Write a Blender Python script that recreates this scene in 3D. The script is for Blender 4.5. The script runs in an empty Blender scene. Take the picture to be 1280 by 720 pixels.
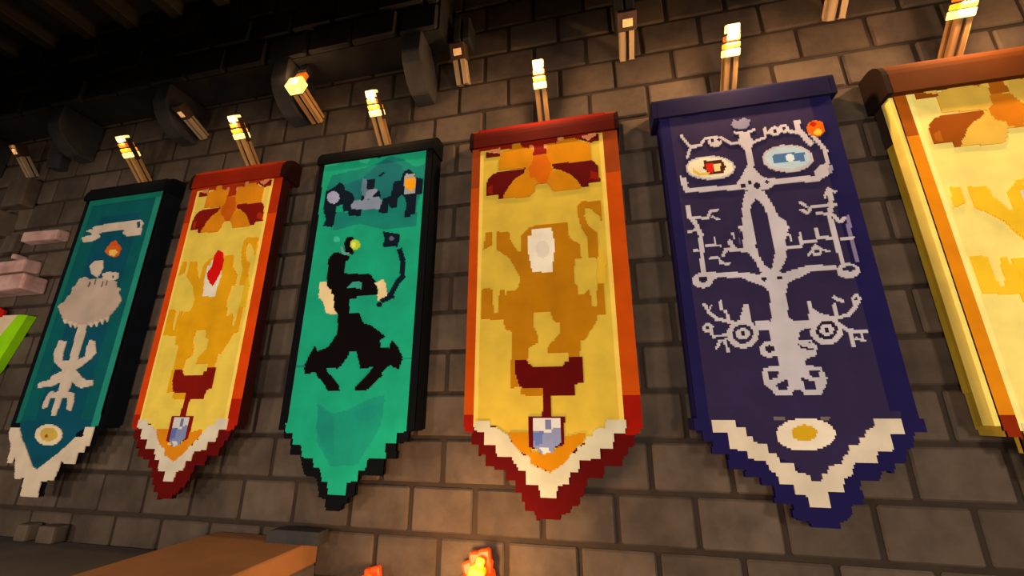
import bpy, bmesh, math, random
import numpy as np
from mathutils import Vector, Matrix
random.seed(7)
S = 4.8            # distance camera -> wall in metres
H = 2.6            # camera height above the floor
TH = math.radians(17.05); PSI = math.radians(12.7); F = 514.0
fw = np.array([-math.sin(PSI)*math.cos(TH), math.cos(PSI)*math.cos(TH), math.sin(TH)])
rt = np.array([math.cos(PSI), math.sin(PSI), 0.0]); upv = np.cross(rt, fw)
def UV(x, y):
    """point of the photograph -> place on the wall plane (in units of S)"""
    d = (x-640)*rt-(y-360)*upv+F*fw
    return d[0]/d[1], d[2]/d[1]
def W(u, d, v): return Vector((u*S, d*S, v*S+H))

sc = bpy.context.scene
col = sc.collection
# ------------------------------------------------------------------ materials
def lin(c):
    return tuple(((x/255)/12.92 if x/255 <= .04045 else ((x/255+.055)/1.055)**2.4) for x in c)
def newmat(name):
    m = bpy.data.materials.new(name); m.use_nodes = True
    nt = m.node_tree; b = nt.nodes['Principled BSDF']
    return m, nt, b
_mats = {}
def cloth_mat(rgb, rough=.95, var=.12):
    key = ('c', rgb, rough, var)
    if key in _mats: return _mats[key]
    m, nt, b = newmat('cloth_%d_%d_%d' % rgb)
    c = lin(rgb)
    tc = nt.nodes.new('ShaderNodeTexCoord')
    n = nt.nodes.new('ShaderNodeTexNoise'); n.inputs['Scale'].default_value = 3.0; n.inputs['Detail'].default_value = 3
    nt.links.new(tc.outputs['Object'], n.inputs['Vector'])
    mp = nt.nodes.new('ShaderNodeMapRange'); mp.inputs[1].default_value = .3; mp.inputs[2].default_value = .7
    mp.inputs[3].default_value = 1-var; mp.inputs[4].default_value = 1+var
    nt.links.new(n.outputs['Fac'], mp.inputs[0])
    mx = nt.nodes.new('ShaderNodeVectorMath'); mx.operation = 'SCALE'; mx.inputs[0].default_value = c
    nt.links.new(mp.outputs[0], mx.inputs['Scale'])
    nt.links.new(mx.outputs[0], b.inputs['Base Color'])
    b.inputs['Roughness'].default_value = rough
    b.inputs['Specular IOR Level'].default_value = .1
    _mats[key] = m; return m
def stone_mat(name, a, bcol, scale=3, isl=.25, bump=.3, rough=.85):
    m, nt, b = newmat(name)
    tc = nt.nodes.new('ShaderNodeTexCoord')
    n = nt.nodes.new('ShaderNodeTexNoise'); n.inputs['Scale'].default_value = scale; n.inputs['Detail'].default_value = 6; n.inputs['Roughness'].default_value = .6
    nt.links.new(tc.outputs['Object'], n.inputs['Vector'])
    mix = nt.nodes.new('ShaderNodeMix'); mix.data_type = 'RGBA'
    mix.inputs[6].default_value = (*lin(a), 1); mix.inputs[7].default_value = (*lin(bcol), 1)
    mp = nt.nodes.new('ShaderNodeMapRange'); mp.inputs[1].default_value = .35; mp.inputs[2].default_value = .65
    nt.links.new(n.outputs['Fac'], mp.inputs[0]); nt.links.new(mp.outputs[0], mix.inputs[0])
    g = nt.nodes.new('ShaderNodeNewGeometry')
    m2 = nt.nodes.new('ShaderNodeMapRange'); m2.inputs[3].default_value = 1-isl; m2.inputs[4].default_value = 1+isl
    nt.links.new(g.outputs['Random Per Island'], m2.inputs[0])
    vm = nt.nodes.new('ShaderNodeVectorMath'); vm.operation = 'SCALE'
    nt.links.new(mix.outputs[2], vm.inputs[0]); nt.links.new(m2.outputs[0], vm.inputs['Scale'])
    nt.links.new(vm.outputs[0], b.inputs['Base Color'])
    n2 = nt.nodes.new('ShaderNodeTexNoise'); n2.inputs['Scale'].default_value = scale*4; n2.inputs['Detail'].default_value = 5
    nt.links.new(tc.outputs['Object'], n2.inputs['Vector'])
    bp = nt.nodes.new('ShaderNodeBump'); bp.inputs['Strength'].default_value = bump; bp.inputs['Distance'].default_value = .02
    nt.links.new(n2.outputs['Fac'], bp.inputs['Height']); nt.links.new(bp.outputs[0], b.inputs['Normal'])
    b.inputs['Roughness'].default_value = rough; b.inputs['Specular IOR Level'].default_value = .25
    return m
def wood_mat(name, a, bcol, scale=(14, 14, 1.2)):
    m, nt, b = newmat(name)
    tc = nt.nodes.new('ShaderNodeTexCoord'); mpn = nt.nodes.new('ShaderNodeMapping'); mpn.inputs['Scale'].default_value = scale
    n = nt.nodes.new('ShaderNodeTexNoise'); n.inputs['Scale'].default_value = 1; n.inputs['Detail'].default_value = 4
    nt.links.new(tc.outputs['Object'], mpn.inputs[0]); nt.links.new(mpn.outputs[0], n.inputs['Vector'])
    mix = nt.nodes.new('ShaderNodeMix'); mix.data_type = 'RGBA'
    mix.inputs[6].default_value = (*lin(a), 1); mix.inputs[7].default_value = (*lin(bcol), 1)
    mp = nt.nodes.new('ShaderNodeMapRange'); mp.inputs[1].default_value = .35; mp.inputs[2].default_value = .65
    nt.links.new(n.outputs['Fac'], mp.inputs[0]); nt.links.new(mp.outputs[0], mix.inputs[0])
    nt.links.new(mix.outputs[2], b.inputs['Base Color']); b.inputs['Roughness'].default_value = .8
    return m
def glow_mat(name, rgb, strength, rgb2=None):
    m, nt, b = newmat(name)
    tc = nt.nodes.new('ShaderNodeTexCoord')
    n = nt.nodes.new('ShaderNodeTexNoise'); n.inputs['Scale'].default_value = 14
    nt.links.new(tc.outputs['Object'], n.inputs['Vector'])
    mix = nt.nodes.new('ShaderNodeMix'); mix.data_type = 'RGBA'
    mix.inputs[6].default_value = (*lin(rgb), 1); mix.inputs[7].default_value = (*lin(rgb2 or rgb), 1)
    mp = nt.nodes.new('ShaderNodeMapRange'); mp.inputs[1].default_value = .4; mp.inputs[2].default_value = .6
    nt.links.new(n.outputs['Fac'], mp.inputs[0]); nt.links.new(mp.outputs[0], mix.inputs[0])
    b.inputs['Base Color'].default_value = (*lin(rgb), 1)
    nt.links.new(mix.outputs[2], b.inputs['Emission Color']); b.inputs['Emission Strength'].default_value = strength
    return m
M_BRICK = stone_mat('grey_stone_brick', (70, 56, 46), (93, 76, 62), 2.0, .2, .35)
M_MORTAR = stone_mat('dark_mortar', (46, 34, 25), (56, 42, 31), 3, 0, .3)
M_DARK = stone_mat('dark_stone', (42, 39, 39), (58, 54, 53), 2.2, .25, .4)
M_PINK = stone_mat('rose_stone', (205, 160, 148), (165, 122, 112), 3, .15, .4)
M_TABLE = stone_mat('sand_coloured_stone', (132, 86, 50), (150, 100, 58), 1.2, .05, .15)
M_SLATE = stone_mat('slate_slab', (76, 66, 60), (90, 78, 70), 1.2, .05, .2)
M_WOOD = wood_mat('torch_wood', (150, 104, 52), (190, 142, 80))
M_WOODD = wood_mat('charred_wood', (46, 26, 12), (62, 36, 16))
M_WOODP = wood_mat('pale_wood', (150, 122, 90), (178, 150, 112))
M_BEAM = wood_mat('ceiling_beam_wood', (40, 34, 30), (56, 46, 38), (6, 1, 6))
G_CREAM = glow_mat('ember_cream', (255, 226, 150), 1.5, (255, 205, 110))
G_YEL = glow_mat('ember_yellow', (255, 190, 40), 1.3, (250, 150, 30))
G_ORG = glow_mat('ember_orange', (214, 112, 24), .8, (170, 80, 14))
G_DIM = glow_mat('ember_dim', (215, 165, 110), .75, (190, 130, 80))
G_FRED = glow_mat('flame_red', (214, 66, 6), .8, (160, 34, 4))
G_FORG = glow_mat('flame_orange', (200, 84, 4), .75, (150, 60, 4))
G_FYEL = glow_mat('flame_yellow', (255, 196, 40), 1.35, (250, 140, 14))

# ------------------------------------------------------------------ helpers
def obj(name, bm, mats, parent=None):
    me = bpy.data.meshes.new(name)
    bmesh.ops.recalc_face_normals(bm, faces=bm.faces[:])
    bm.to_mesh(me); bm.free()
    for m in (mats if isinstance(mats, (list, tuple)) else [mats]): me.materials.append(m)
    o = bpy.data.objects.new(name, me); col.objects.link(o)
    if parent: o.parent = parent
    return o
def box(bm, x0, x1, y0, y1, z0, z1, bevel=0, mi=0, M=None, seg=1):
    t = bmesh.new()
    r = bmesh.ops.create_cube(t, size=1)
    for v in t.verts:
        v.co = Vector(((x0+x1)/2+v.co.x*(x1-x0), (y0+y1)/2+v.co.y*(y1-y0), (z0+z1)/2+v.co.z*(z1-z0)))
    if bevel: bmesh.ops.bevel(t, geom=t.edges[:], offset=bevel, segments=seg, affect='EDGES', profile=.6)
    if M is not None: t.transform(M)
    mp = {}
    for v in t.verts: mp[v] = bm.verts.new(v.co)
    for f in t.faces:
        nf = bm.faces.new([mp[v] for v in f.verts]); nf.material_index = mi
    t.free()
def prism(bm, pts, a0, a1, axis='y', mi=0):
    """extrude a 2D outline; axis y: pts are (x,z); axis x: pts are (y,z)"""
    def P(p, a): return Vector((p[0], a, p[1])) if axis == 'y' else Vector((a, p[0], p[1]))
    A = [bm.verts.new(P(p, a0)) for p in pts]; B = [bm.verts.new(P(p, a1)) for p in pts]
    bm.faces.new(A).material_index = mi; bm.faces.new(B[::-1]).material_index = mi
    for i in range(len(pts)):
        j = (i+1) % len(pts)
        bm.faces.new([A[j], A[i], B[i], B[j]]).material_index = mi
def thing(name, label, cat, loc, group=None, rot=None):
    o = bpy.data.objects.new(name, None); col.objects.link(o)
    o.location = loc; o.empty_display_size = .2
    if rot is not None: o.rotation_euler = rot
    o['label'] = label; o['category'] = cat
    if group: o['group'] = group
    return o
def tag(o, label, cat, group=None):
    o['label'] = label; o['category'] = cat
    if group: o['group'] = group
    return o
def struct(name, bm, m):
    o = obj(name, bm, m); o['kind'] = 'structure'; return o

# ------------------------------------------------------------------ the wall
PV = .1045; PU = .158; V0 = -.2640
def bricks(bm, d, u0, u1, k0, k1, gap=.05, depth=.03, clip=None, bevel=.018, wob=0.0):
    for k in range(k0, k1):
        ph = .004 if k % 2 == 0 else .080
        i0 = math.floor((u0-ph)/PU); i1 = math.ceil((u1-ph)/PU)
        for i in range(i0, i1):
            a = max(ph+i*PU, u0); b = min(ph+(i+1)*PU, u1)
            if b-a < .02: continue
            j = random.uniform(-.004, .004)
            x0, x1 = a*S+gap/2, b*S-gap/2
            z0, z1 = (V0+PV*k)*S+H+gap/2, (V0+PV*(k+1))*S+H-gap/2
            pr = depth+random.uniform(-.006, .006)+random.random()*wob
            box(bm, x0+j, x1+j, d*S-pr, d*S+.02, z0, z1, bevel)
bm = bmesh.new()
bricks(bm, 1.0, -3.7, 2.3, -3, 17)
for f in bm.faces: f.material_index = 0
box(bm, -3.7*S, 2.3*S, S, S+.4, 0, 1.46*S+H, 0, 1)
struct('wall_back', bm, [M_BRICK, M_MORTAR])
# other room shell (floor, side walls); last, an added unseen slab shades the upper wall
bm = bmesh.new()
for i in range(-18, 12):
    for j in range(-9, 5):
        box(bm, i+.01, i+.99, j+.01, j+.99, -.1, 0, .012)
box(bm, -18, 12, -9, 5.2, -.3, -.06)
struct('floor', bm, M_DARK)
bm = bmesh.new(); box(bm, -3.7*S-.4, -3.7*S, -9, S+.4, 0, 1.46*S+H); struct('wall_left', bm, M_DARK)
bm = bmesh.new(); box(bm, 2.3*S, 2.3*S+.4, -9, S+.4, 0, 1.46*S+H); struct('wall_right', bm, M_DARK)
bm = bmesh.new(); box(bm, -3.7*S, 2.3*S, -9.4, -9, 0, 1.46*S+H); struct('wall_rear', bm, M_DARK)
bm = bmesh.new(); box(bm, -3.7*S-.4, 2.3*S+.4, -9.4, S+.4, 1.46*S+H, 1.46*S+H+.3)
for i in range(-17, 11):
    box(bm, i-.13, i+.13, -9, S*.86, 1.46*S+H-.3, 1.46*S+H-.001, .02)
struct('ceiling', bm, M_BEAM)
bm = bmesh.new(); box(bm, -3.7*S, 2.3*S, -9, -.7, H+1.62, H+1.97, .03)  # unseen slab, added to keep the front fill off the upper wall
struct('added_light_blocker', bm, M_DARK)

# ------------------------------------------------------------------ overhanging parapet and corbels, upper left
bm = bmesh.new()
KP = 13                                    # first course of the parapet
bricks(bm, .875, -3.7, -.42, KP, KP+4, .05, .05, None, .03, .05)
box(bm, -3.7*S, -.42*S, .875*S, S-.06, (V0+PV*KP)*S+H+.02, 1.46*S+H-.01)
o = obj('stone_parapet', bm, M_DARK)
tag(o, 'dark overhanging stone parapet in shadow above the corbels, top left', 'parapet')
zt = (V0+PV*KP)*S+H
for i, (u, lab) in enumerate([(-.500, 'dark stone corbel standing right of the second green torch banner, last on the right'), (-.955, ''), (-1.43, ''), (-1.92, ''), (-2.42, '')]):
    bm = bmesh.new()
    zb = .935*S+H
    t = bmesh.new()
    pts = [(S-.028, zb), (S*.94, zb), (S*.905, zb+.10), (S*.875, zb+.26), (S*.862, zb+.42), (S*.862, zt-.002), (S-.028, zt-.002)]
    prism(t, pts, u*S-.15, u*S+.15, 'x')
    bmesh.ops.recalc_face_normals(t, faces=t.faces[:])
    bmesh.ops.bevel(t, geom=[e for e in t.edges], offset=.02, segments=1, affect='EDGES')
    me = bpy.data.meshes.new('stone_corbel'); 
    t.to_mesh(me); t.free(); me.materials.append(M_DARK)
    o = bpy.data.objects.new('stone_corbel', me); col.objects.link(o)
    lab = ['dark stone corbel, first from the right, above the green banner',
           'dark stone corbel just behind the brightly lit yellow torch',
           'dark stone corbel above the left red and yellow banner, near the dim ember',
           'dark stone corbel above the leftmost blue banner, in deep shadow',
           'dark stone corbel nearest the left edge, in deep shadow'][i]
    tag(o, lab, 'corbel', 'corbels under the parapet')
# post stones above two of the upper torches
def post(u, v0, v1, d0, lab, w=.26):
    bm = bmesh.new(); zz0, zz1 = v0*S+H, v1*S+H
    box(bm, u*S-w/2, u*S-.01, d0*S, S-.03, zz0, zz1, .018)
    box(bm, u*S+.01, u*S+w/2, d0*S, S-.03, zz0, zz1-.03, .018)
    o = obj('stone_bracket', bm, M_DARK); tag(o, lab, 'bracket', 'brackets over the upper torches')
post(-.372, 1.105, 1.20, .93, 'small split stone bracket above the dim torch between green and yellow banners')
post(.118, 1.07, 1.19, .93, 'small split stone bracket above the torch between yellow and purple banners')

# rough stones at far left
def stone(name, x0, y0, x1, y1, dep, m, lab, cat='stone', grp=None, d=.98, skew=0):
    ua, va = UV(x0, y0); ub, vb = UV(x1, y1)
    u0, u1 = sorted((ua, ub)); v0, v1 = sorted((va, vb))
    bm = bmesh.new()
    box(bm, u0*S*d, u1*S*d, d*S-dep, S-.02, v0*S*d+H, v1*S*d+H, .03, 0, None, 2)
    for v in bm.verts:
        v.co += Vector((math.sin(v.co.z*9+v.co.x*3), math.sin(v.co.x*7), math.sin(v.co.x*11+v.co.y*5)))*.018
    o = obj(name, bm, m); tag(o, lab, cat, grp); return o
stone('rose_stone', 33, 306, 84, 288, .10, M_PINK, 'long thin rose stone jutting from the wall left of the blue banner', 'stone', 'rose stones')
stone('rose_stone', 2, 346, 47, 327, .16, M_PINK, 'upper of two stacked rose stones above the lime-edged pennant', 'stone', 'rose stones')
stone('rose_stone', -12, 371, 56, 347, .24, M_PINK, 'lower larger rose stone just above the lime-edged pennant', 'stone', 'rose stones')
stone('pale_pebble', 23, 327, 30, 320, .10, M_PINK, 'tiny pale pebble between the long and the stacked rose stones', 'stone')
for (a, b, c, e, dp, lab) in [(12, 262, 50, 225, .14, 'rough grey boulder under the leftmost torch'),
                        (-20, 300, 18, 268, .22, 'rough brown boulder at the left edge, above the rose stones'),
                        (2, 318, 28, 294, .06, 'low grey boulder just left of the long rose stone'),
                        (64, 214, 86, 192, .10, 'dark boulder just right of the leftmost torch')]:
    stone('boulder', a, b, c, e, dp, M_DARK if dp == .10 else M_BRICK, lab, 'boulder', 'rough boulders on the left wall')

# ------------------------------------------------------------------ banners: pixel cloth
CU = .415/116
class Pix:
    def __init__(s, L, R, top=.815, bot=-.245, ref=None):
        s.L, s.R, s.top, s.bot = L, R, top, bot
        s.nc = int(round((R-L)/CU)); s.cu = (R-L)/s.nc
        s.nr = int(round((top-bot)/CU)); s.cv = (top-bot)/s.nr
        s.g = np.full((s.nr, s.nc), -1, int); s.pal = []; s.crop = (0, 0, 1); s.dark = None
        s.lw = 1.0; s.ref = ref                        # (L, R) of the banner the shapes were drawn on
        xs = L+(np.arange(s.nc)+.5)*s.cu; ys = top-(np.arange(s.nr)+.5)*s.cv
        s.X, s.Y = np.meshgrid(xs, ys)
    def color(s, rgb, part='cloth'):
        key = (rgb, part)
        if key not in s.pal: s.pal.append(key)
        return s.pal.index(key)
    def pt(s, p):
        ox, oy, sc_ = s.crop
        u, v = UV(ox+p[0]/sc_, oy+p[1]/sc_)
        if s.ref: u = s.L+(u-s.ref[0])/(s.ref[1]-s.ref[0])*(s.R-s.L)
        return u, v
    def _in(s, pts):
        ins = np.zeros(s.X.shape, bool); n = len(pts)
        for i in range(n):
            x1, y1 = pts[i]; x2, y2 = pts[(i+1) % n]
            if y1 == y2: continue
            c = ((y1 > s.Y) != (y2 > s.Y)) & (s.X < (x2-x1)*(s.Y-y1)/(y2-y1)+x1)
            ins ^= c
        return ins
    def fill(s, mask, ci, sil=False):
        if not sil: mask = mask & (s.g >= 0)
        s.g[mask] = ci
    def poly(s, pts, ci, sil=False, raw=False):
        s.fill(s._in([p if raw else s.pt(p) for p in pts]), ci, sil)
    def rect(s, u0, u1, v0, v1, ci, sil=False):
        s.fill((s.X >= u0) & (s.X <= u1) & (s.Y >= v0) & (s.Y <= v1), ci, sil)
    def line(s, pts, w, ci):
        for i in range(len(pts)-1):
            (x1, y1), (x2, y2) = pts[i], pts[i+1]
            L = math.hypot(x2-x1, y2-y1) or 1
            w_ = w*s.lw; nx, ny = -(y2-y1)/L*w_, (x2-x1)/L*w_
            ex, ey = (x2-x1)/L*w*.5, (y2-y1)/L*w*.5
            s.poly([(x1+nx-ex, y1+ny-ey), (x2+nx+ex, y2+ny+ey), (x2-nx+ex, y2-ny+ey), (x1-nx-ex, y1-ny-ey)], ci)
    def oval(s, cx, cy, rx, ry, ci):
        s.poly([(cx+rx*math.cos(a*math.pi/12), cy+ry*math.sin(a*math.pi/12)) for a in range(24)], ci)
DF, DB = .93, .9900
def components(mask):
    lab = np.zeros(mask.shape, int); n = 0; out = []
    for i, j in zip(*np.nonzero(mask)):
        if lab[i, j]: continue
        n += 1; st = [(i, j)]; lab[i, j] = n; cells = []
        while st:
            a, b = st.pop(); cells.append((a, b))
            for c, d in ((a+1, b), (a-1, b), (a, b+1), (a, b-1)):
                if 0 <= c < mask.shape[0] and 0 <= d < mask.shape[1] and mask[c, d] and not lab[c, d]:
                    lab[c, d] = n; st.append((c, d))
        out.append(cells)
    return out
NAMES = {}
def build_banner(px, side_rgb, root, db):
    """cloth body, plus every border, trim and emblem piece as a part of its own, slightly raised"""
    ox, oz = root.location.x, root.location.z
    yf = DF*S-root.location.y
    g = px.g; nr, nc = g.shape
    def X(j): return (px.L+j*px.cu)*DF*S-ox
    def Z(i): return (px.top-i*px.cv)*DF*S+H-oz
    icut = int((px.top+.042)/px.cv)
    def back(i): return (db*S-root.location.y) if i < icut else yf+.06
    names = sorted({p for _, p in px.pal})
    owner = np.zeros(g.shape, int)          # 0 = cloth
    owner[g < 0] = -1
    plist = [('cloth', 0)]; nid = 1
    for part in names:
        if part == 'cloth': continue
        ids = [k for k, (c, p) in enumerate(px.pal) if p == part]
        for cells in components(np.isin(g, ids)):
            lim = 40 if part == 'emblem' else 18
            if len(cells) < lim: continue     # specks stay printed on the cloth
            for (i, j) in cells: owner[i, j] = nid
            plist.append((part, nid)); nid += 1
    parents = {}
    for part, pid in plist:
        m = owner == pid
        ids = sorted({int(k) for k in np.unique(g[m])}) if m.any() else []
        if pid == 0: ids = sorted({int(k) for k in np.unique(g[g >= 0])})
        mats = [cloth_mat(px.pal[k][0]) for k in ids]+[cloth_mat(side_rgb)]
        sm = len(ids)
        up_ = 0 if pid == 0 or part == 'border' else .012
        y0 = yf-up_
        bm = bmesh.new(); cache = {}
        def V(x, y, z):
            k = (round(x, 5), round(y, 5), round(z, 5))
            if k not in cache: cache[k] = bm.verts.new(k)
            return cache[k]
        def quad(a, b, c, d, mi):
            try: bm.faces.new([V(*a), V(*b), V(*c), V(*d)]).material_index = mi
            except ValueError: pass
        def sheet(mask, ykey, same, front):
            used = np.zeros(g.shape, bool)
            for i in range(nr):
                j = 0
                while j < nc:
                    if used[i, j] or not mask[i, j]: j += 1; continue
                    c = same[i, j]; j2 = j
                    while j2+1 < nc and mask[i, j2+1] and same[i, j2+1] == c and not used[i, j2+1]: j2 += 1
                    i2 = i
                    while i2+1 < nr and mask[i2+1, j:j2+1].all() and (same[i2+1, j:j2+1] == c).all() and not used[i2+1, j:j2+1].any(): i2 += 1
                    used[i:i2+1, j:j2+1] = True
                    x0, x1, z0, z1 = X(j), X(j2+1), Z(i), Z(i2+1)
                    if front: quad((x0, ykey, z0), (x0, ykey, z1), (x1, ykey, z1), (x1, ykey, z0), ids.index(int(c)))
                    else:
                        yb = back(i); quad((x0, yb, z0), (x1, yb, z0), (x1, yb, z1), (x0, yb, z1), sm)
                    j = j2+1
        sheet(m, y0, g, True)
        if pid == 0:                         # the cloth owns the back and the outer walls
            bk = np.repeat((np.arange(nr) >= icut).astype(int)[:, None], nc, 1)
            sheet(g >= 0, 0, bk, False)
            own = g >= 0
            for i in range(nr):
                for j in range(nc):
                    if not own[i, j]: continue
                    x0, x1, z0, z1, yb = X(j), X(j+1), Z(i), Z(i+1), back(i)
                    if j == 0 or not own[i, j-1]: quad((x0, yf, z0), (x0, yb, z0), (x0, yb, z1), (x0, yf, z1), sm)
                    if j == nc-1 or not own[i, j+1]: quad((x1, yf, z0), (x1, yf, z1), (x1, yb, z1), (x1, yb, z0), sm)
                    if i == nr-1 or not own[i+1, j]: quad((x0, yf, z1), (x0, yb, z1), (x1, yb, z1), (x1, yf, z1), sm)
                    elif i+1 == icut: quad((x0, yf+.06, z1), (x0, yb, z1), (x1, yb, z1), (x1, yf+.06, z1), sm)
                    if i == 0 or not own[i-1, j]: quad((x0, yf, z0), (x1, yf, z0), (x1, yb, z0), (x0, yb, z0), sm)
        else:
            yb = yf+.02
            for i in range(nr):
                for j in range(nc):
                    if not m[i, j]: continue
                    x0, x1, z0, z1 = X(j), X(j+1), Z(i), Z(i+1); mi = ids.index(int(g[i, j]))
                    if j == 0 or not m[i, j-1]: quad((x0, y0, z0), (x0, yb, z0), (x0, yb, z1), (x0, y0, z1), mi)
                    if j == nc-1 or not m[i, j+1]: quad((x1, y0, z0), (x1, y0, z1), (x1, yb, z1), (x1, yb, z0), mi)
                    if i == nr-1 or not m[i+1, j]: quad((x0, y0, z1), (x0, yb, z1), (x1, yb, z1), (x1, y0, z1), mi)
                    if i == 0 or not m[i-1, j]: quad((x0, y0, z0), (x1, y0, z0), (x1, yb, z0), (x0, yb, z0), mi)
        me = bpy.data.meshes.new(part); bm.to_mesh(me); bm.free()
        for mt in mats: me.materials.append(mt)
        o = bpy.data.objects.new(part, me); col.objects.link(o); o.parent = root
def header(root, L, R, rgb, end_rgb, v0=.752, v1=.832, ext=.006, df=.922, flat=False):
    """the rolled cloth over the hanging rod, rounded at its upper front"""
    ox, oy, oz = root.location
    y0, y1 = df*S-oy, .9915*S-oy
    z0, z1 = v0*DF*S+H-oz, v1*DF*S+H-oz
    r = .07 if flat else .22
    pts = [(y0, z0)]
    for k in range(7):
        a = k/6*math.pi/2
        pts.append((y0+r*(1-math.cos(a)), z1-r*(1-math.sin(a))))
    pts += [(y1, z1), (y1, z0)]
    bm = bmesh.new(); prism(bm, pts, L*DF*S-ox-ext*S+.05, R*DF*S-ox+ext*S-.05, 'x')
    hr = obj('hanging_roll', bm, cloth_mat(rgb), root)
    for s_, e in ((-1, L*DF*S-ox-ext*S), (1, R*DF*S-ox+ext*S)):
        p2 = [(a+(0.0 if i else 0), b) for i, (a, b) in enumerate(pts)]
        bm = bmesh.new(); prism(bm, p2, min(e, e-s_*.055), max(e, e-s_*.055), 'x')
        obj('rod_end', bm, cloth_mat(end_rgb), hr)
def banner(px, lab, side, name='banner', grp='banners hanging on the brick wall', db=DB):
    uc = (px.L+px.R)/2*DF
    root = thing(name, lab, 'banner', Vector((uc*S, DF*S, -.245*DF*S+H)), grp)
    build_banner(px, side, root, db)
    return root

A1 = (580, 130, 5.333); A2 = (580, 250, 5.333); A3 = (580, 370, 5.333); A4 = (580, 520, 5.333)
def lion_banner(L, R, pal, gem):
    px = Pix(L, R, ref=(-.346, .072))
    Wd = R-L
    yel = px.color(pal['yel']); ylt = px.color(pal['ylt'])
    bo = px.color(pal['bo'], 'border'); bd = px.color(pal['bd'], 'border'); br = px.color(pal['br'], 'border'); dk = px.color(pal['dk'], 'border')
    wh = px.color(pal['wh'], 'chevron_trim')
    mu = px.color(pal['mu'], 'emblem'); mo = px.color(pal['mo'], 'emblem'); dr = px.color(pal['dr'], 'emblem'); rd = px.color(pal['rd'], 'emblem')
    pk = px.color(pal.get('pk', (214, 132, 84)), 'emblem'); ml = px.color(pal['ml'], 'emblem')
    # body and dark lower edge
    px.rect(L, R, -.03, .815, yel, True)
    px.crop = A4
    px.poly([(5, 60), (5, 105), (50, 105), (50, 185), (95, 190), (95, 262), (145, 262), (145, 330), (205, 335), (205, 358), (285, 360), (285, 430), (345, 430), (345, 512), (380, 515), (380, 570), (410, 575), (410, 630), (470, 635), (480, 692), (640, 692), (645, 655), (705, 650), (715, 605), (765, 600), (775, 540), (800, 535), (805, 470), (820, 465), (825, 415), (930, 410), (940, 338), (1010, 335), (1030, 330), (1060, 330), (1060, 262), (1090, 260), (1095, 210), (1130, 205), (1140, 115), (1172, 112), (1172, 60)], dk, True)
    px.poly([(70, -600), (1075, -600), (1075, 60), (955, 60), (855, 140), (755, 210), (575, 380), (440, 290), (290, 130), (200, 60), (70, 60)], yel)
    w1, w2 = .026/.415*Wd, .038/.415*Wd
    px.rect(L, L+w1, -.032, .62, bo); px.rect(R-w2, R, -.032, .62, bo)
    px.rect(L, L+w1, .62, .815, bd); px.rect(R-w2, R, .62, .815, bd)
    px.rect(L, L+w1, -.045, .0, br); px.rect(R-w2, R, -.045, .04, br)
    px.rect(L+w1, L+w1+.009, -.03, .73, ylt); px.rect(R-w2-.012, R-w2, -.03, .745, ylt)
    px.crop = A4
    px.poly([(75, 35), (75, 100), (138, 105), (138, 195), (218, 198), (218, 270), (325, 272), (330, 315), (355, 320), (360, 362), (412, 365), (420, 455), (500, 460), (510, 548), (618, 548), (625, 460), (700, 458), (708, 375), (765, 370), (775, 292), (905, 288), (912, 215), (995, 212), (1000, 118), (1080, 115), (1075, 25),
             (945, 25), (940, 75), (905, 80), (855, 100), (855, 135), (820, 140), (800, 195), (755, 205), (750, 240), (715, 250), (700, 280), (670, 290), (660, 320), (620, 345), (575, 378), (540, 365), (510, 345), (480, 335), (450, 320), (440, 270), (400, 260), (370, 235), (345, 190), (320, 175), (290, 120), (250, 105), (245, 85), (180, 70), (175, 35)], wh)
    px.poly([(300, 105), (440, 110), (445, 240), (520, 250), (600, 235), (650, 195), (670, 190), (675, 140), (800, 110), (800, 160), (755, 200), (700, 275), (660, 320), (575, 378), (510, 345), (450, 320), (440, 270), (370, 235), (320, 175)], mo)
    # top ornament
    px.crop = A1
    px.poly([(100, 100), (935, 20), (935, 188), (840, 205), (700, 260), (545, 335), (465, 345), (300, 300), (105, 318)], rd)
    px.poly([(235, 440), (240, 330), (465, 345), (545, 335), (835, 260), (850, 388), (600, 412), (585, 450), (660, 440), (780, 560), (600, 582), (560, 530), (480, 540), (440, 620), (260, 630), (330, 500), (430, 430)], mo)
    px.poly([(235, 440), (240, 330), (320, 300), (325, 270), (375, 262), (385, 290), (430, 300), (440, 275), (470, 280), (465, 320), (455, 380), (420, 415), (330, 430)], mo)
    px.poly([(550, 360), (550, 300), (535, 290), (540, 270), (620, 265), (620, 210), (660, 215), (665, 240), (740, 230), (770, 255), (835, 260), (840, 370), (600, 385), (575, 360)], mo)
    px.poly([(150, 325), (240, 335), (240, 350), (150, 358)], dr)
    px.poly([(760, 232), (900, 200), (900, 240), (840, 258)], dr)
    px.poly([(175, 312), (240, 295), (242, 325), (205, 335)], pk); px.poly([(785, 215), (880, 195), (880, 212), (830, 245), (785, 228)], pk)
    px.poly([(620, 212), (658, 216), (660, 245), (630, 250)], pk); px.poly([(440, 280), (470, 280), (468, 310), (445, 300)], pk); px.poly([(535, 275), (560, 275), (555, 305), (538, 300)], pk)
    px.poly([(410, 430), (200, 465), (165, 500), (150, 540), (148, 610), (230, 605), (232, 632), (270, 630), (275, 590), (310, 540), (345, 500), (400, 465)], dr)
    px.poly([(585, 405), (850, 378), (890, 410), (895, 460), (910, 515), (830, 530), (825, 555), (785, 555), (760, 515), (720, 480), (640, 440), (600, 430)], dr)
    px.poly([(160, 560), (195, 540), (195, 600), (160, 600)], rd); px.poly([(845, 450), (895, 465), (900, 510), (840, 500)], rd)
    px.poly([(365, 490), (440, 460), (480, 500), (470, 580), (435, 620), (260, 630), (270, 600), (320, 540)], mo)
    px.poly([(570, 450), (640, 440), (720, 480), (775, 545), (780, 565), (610, 580), (600, 545), (560, 535)], mo)
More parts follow.
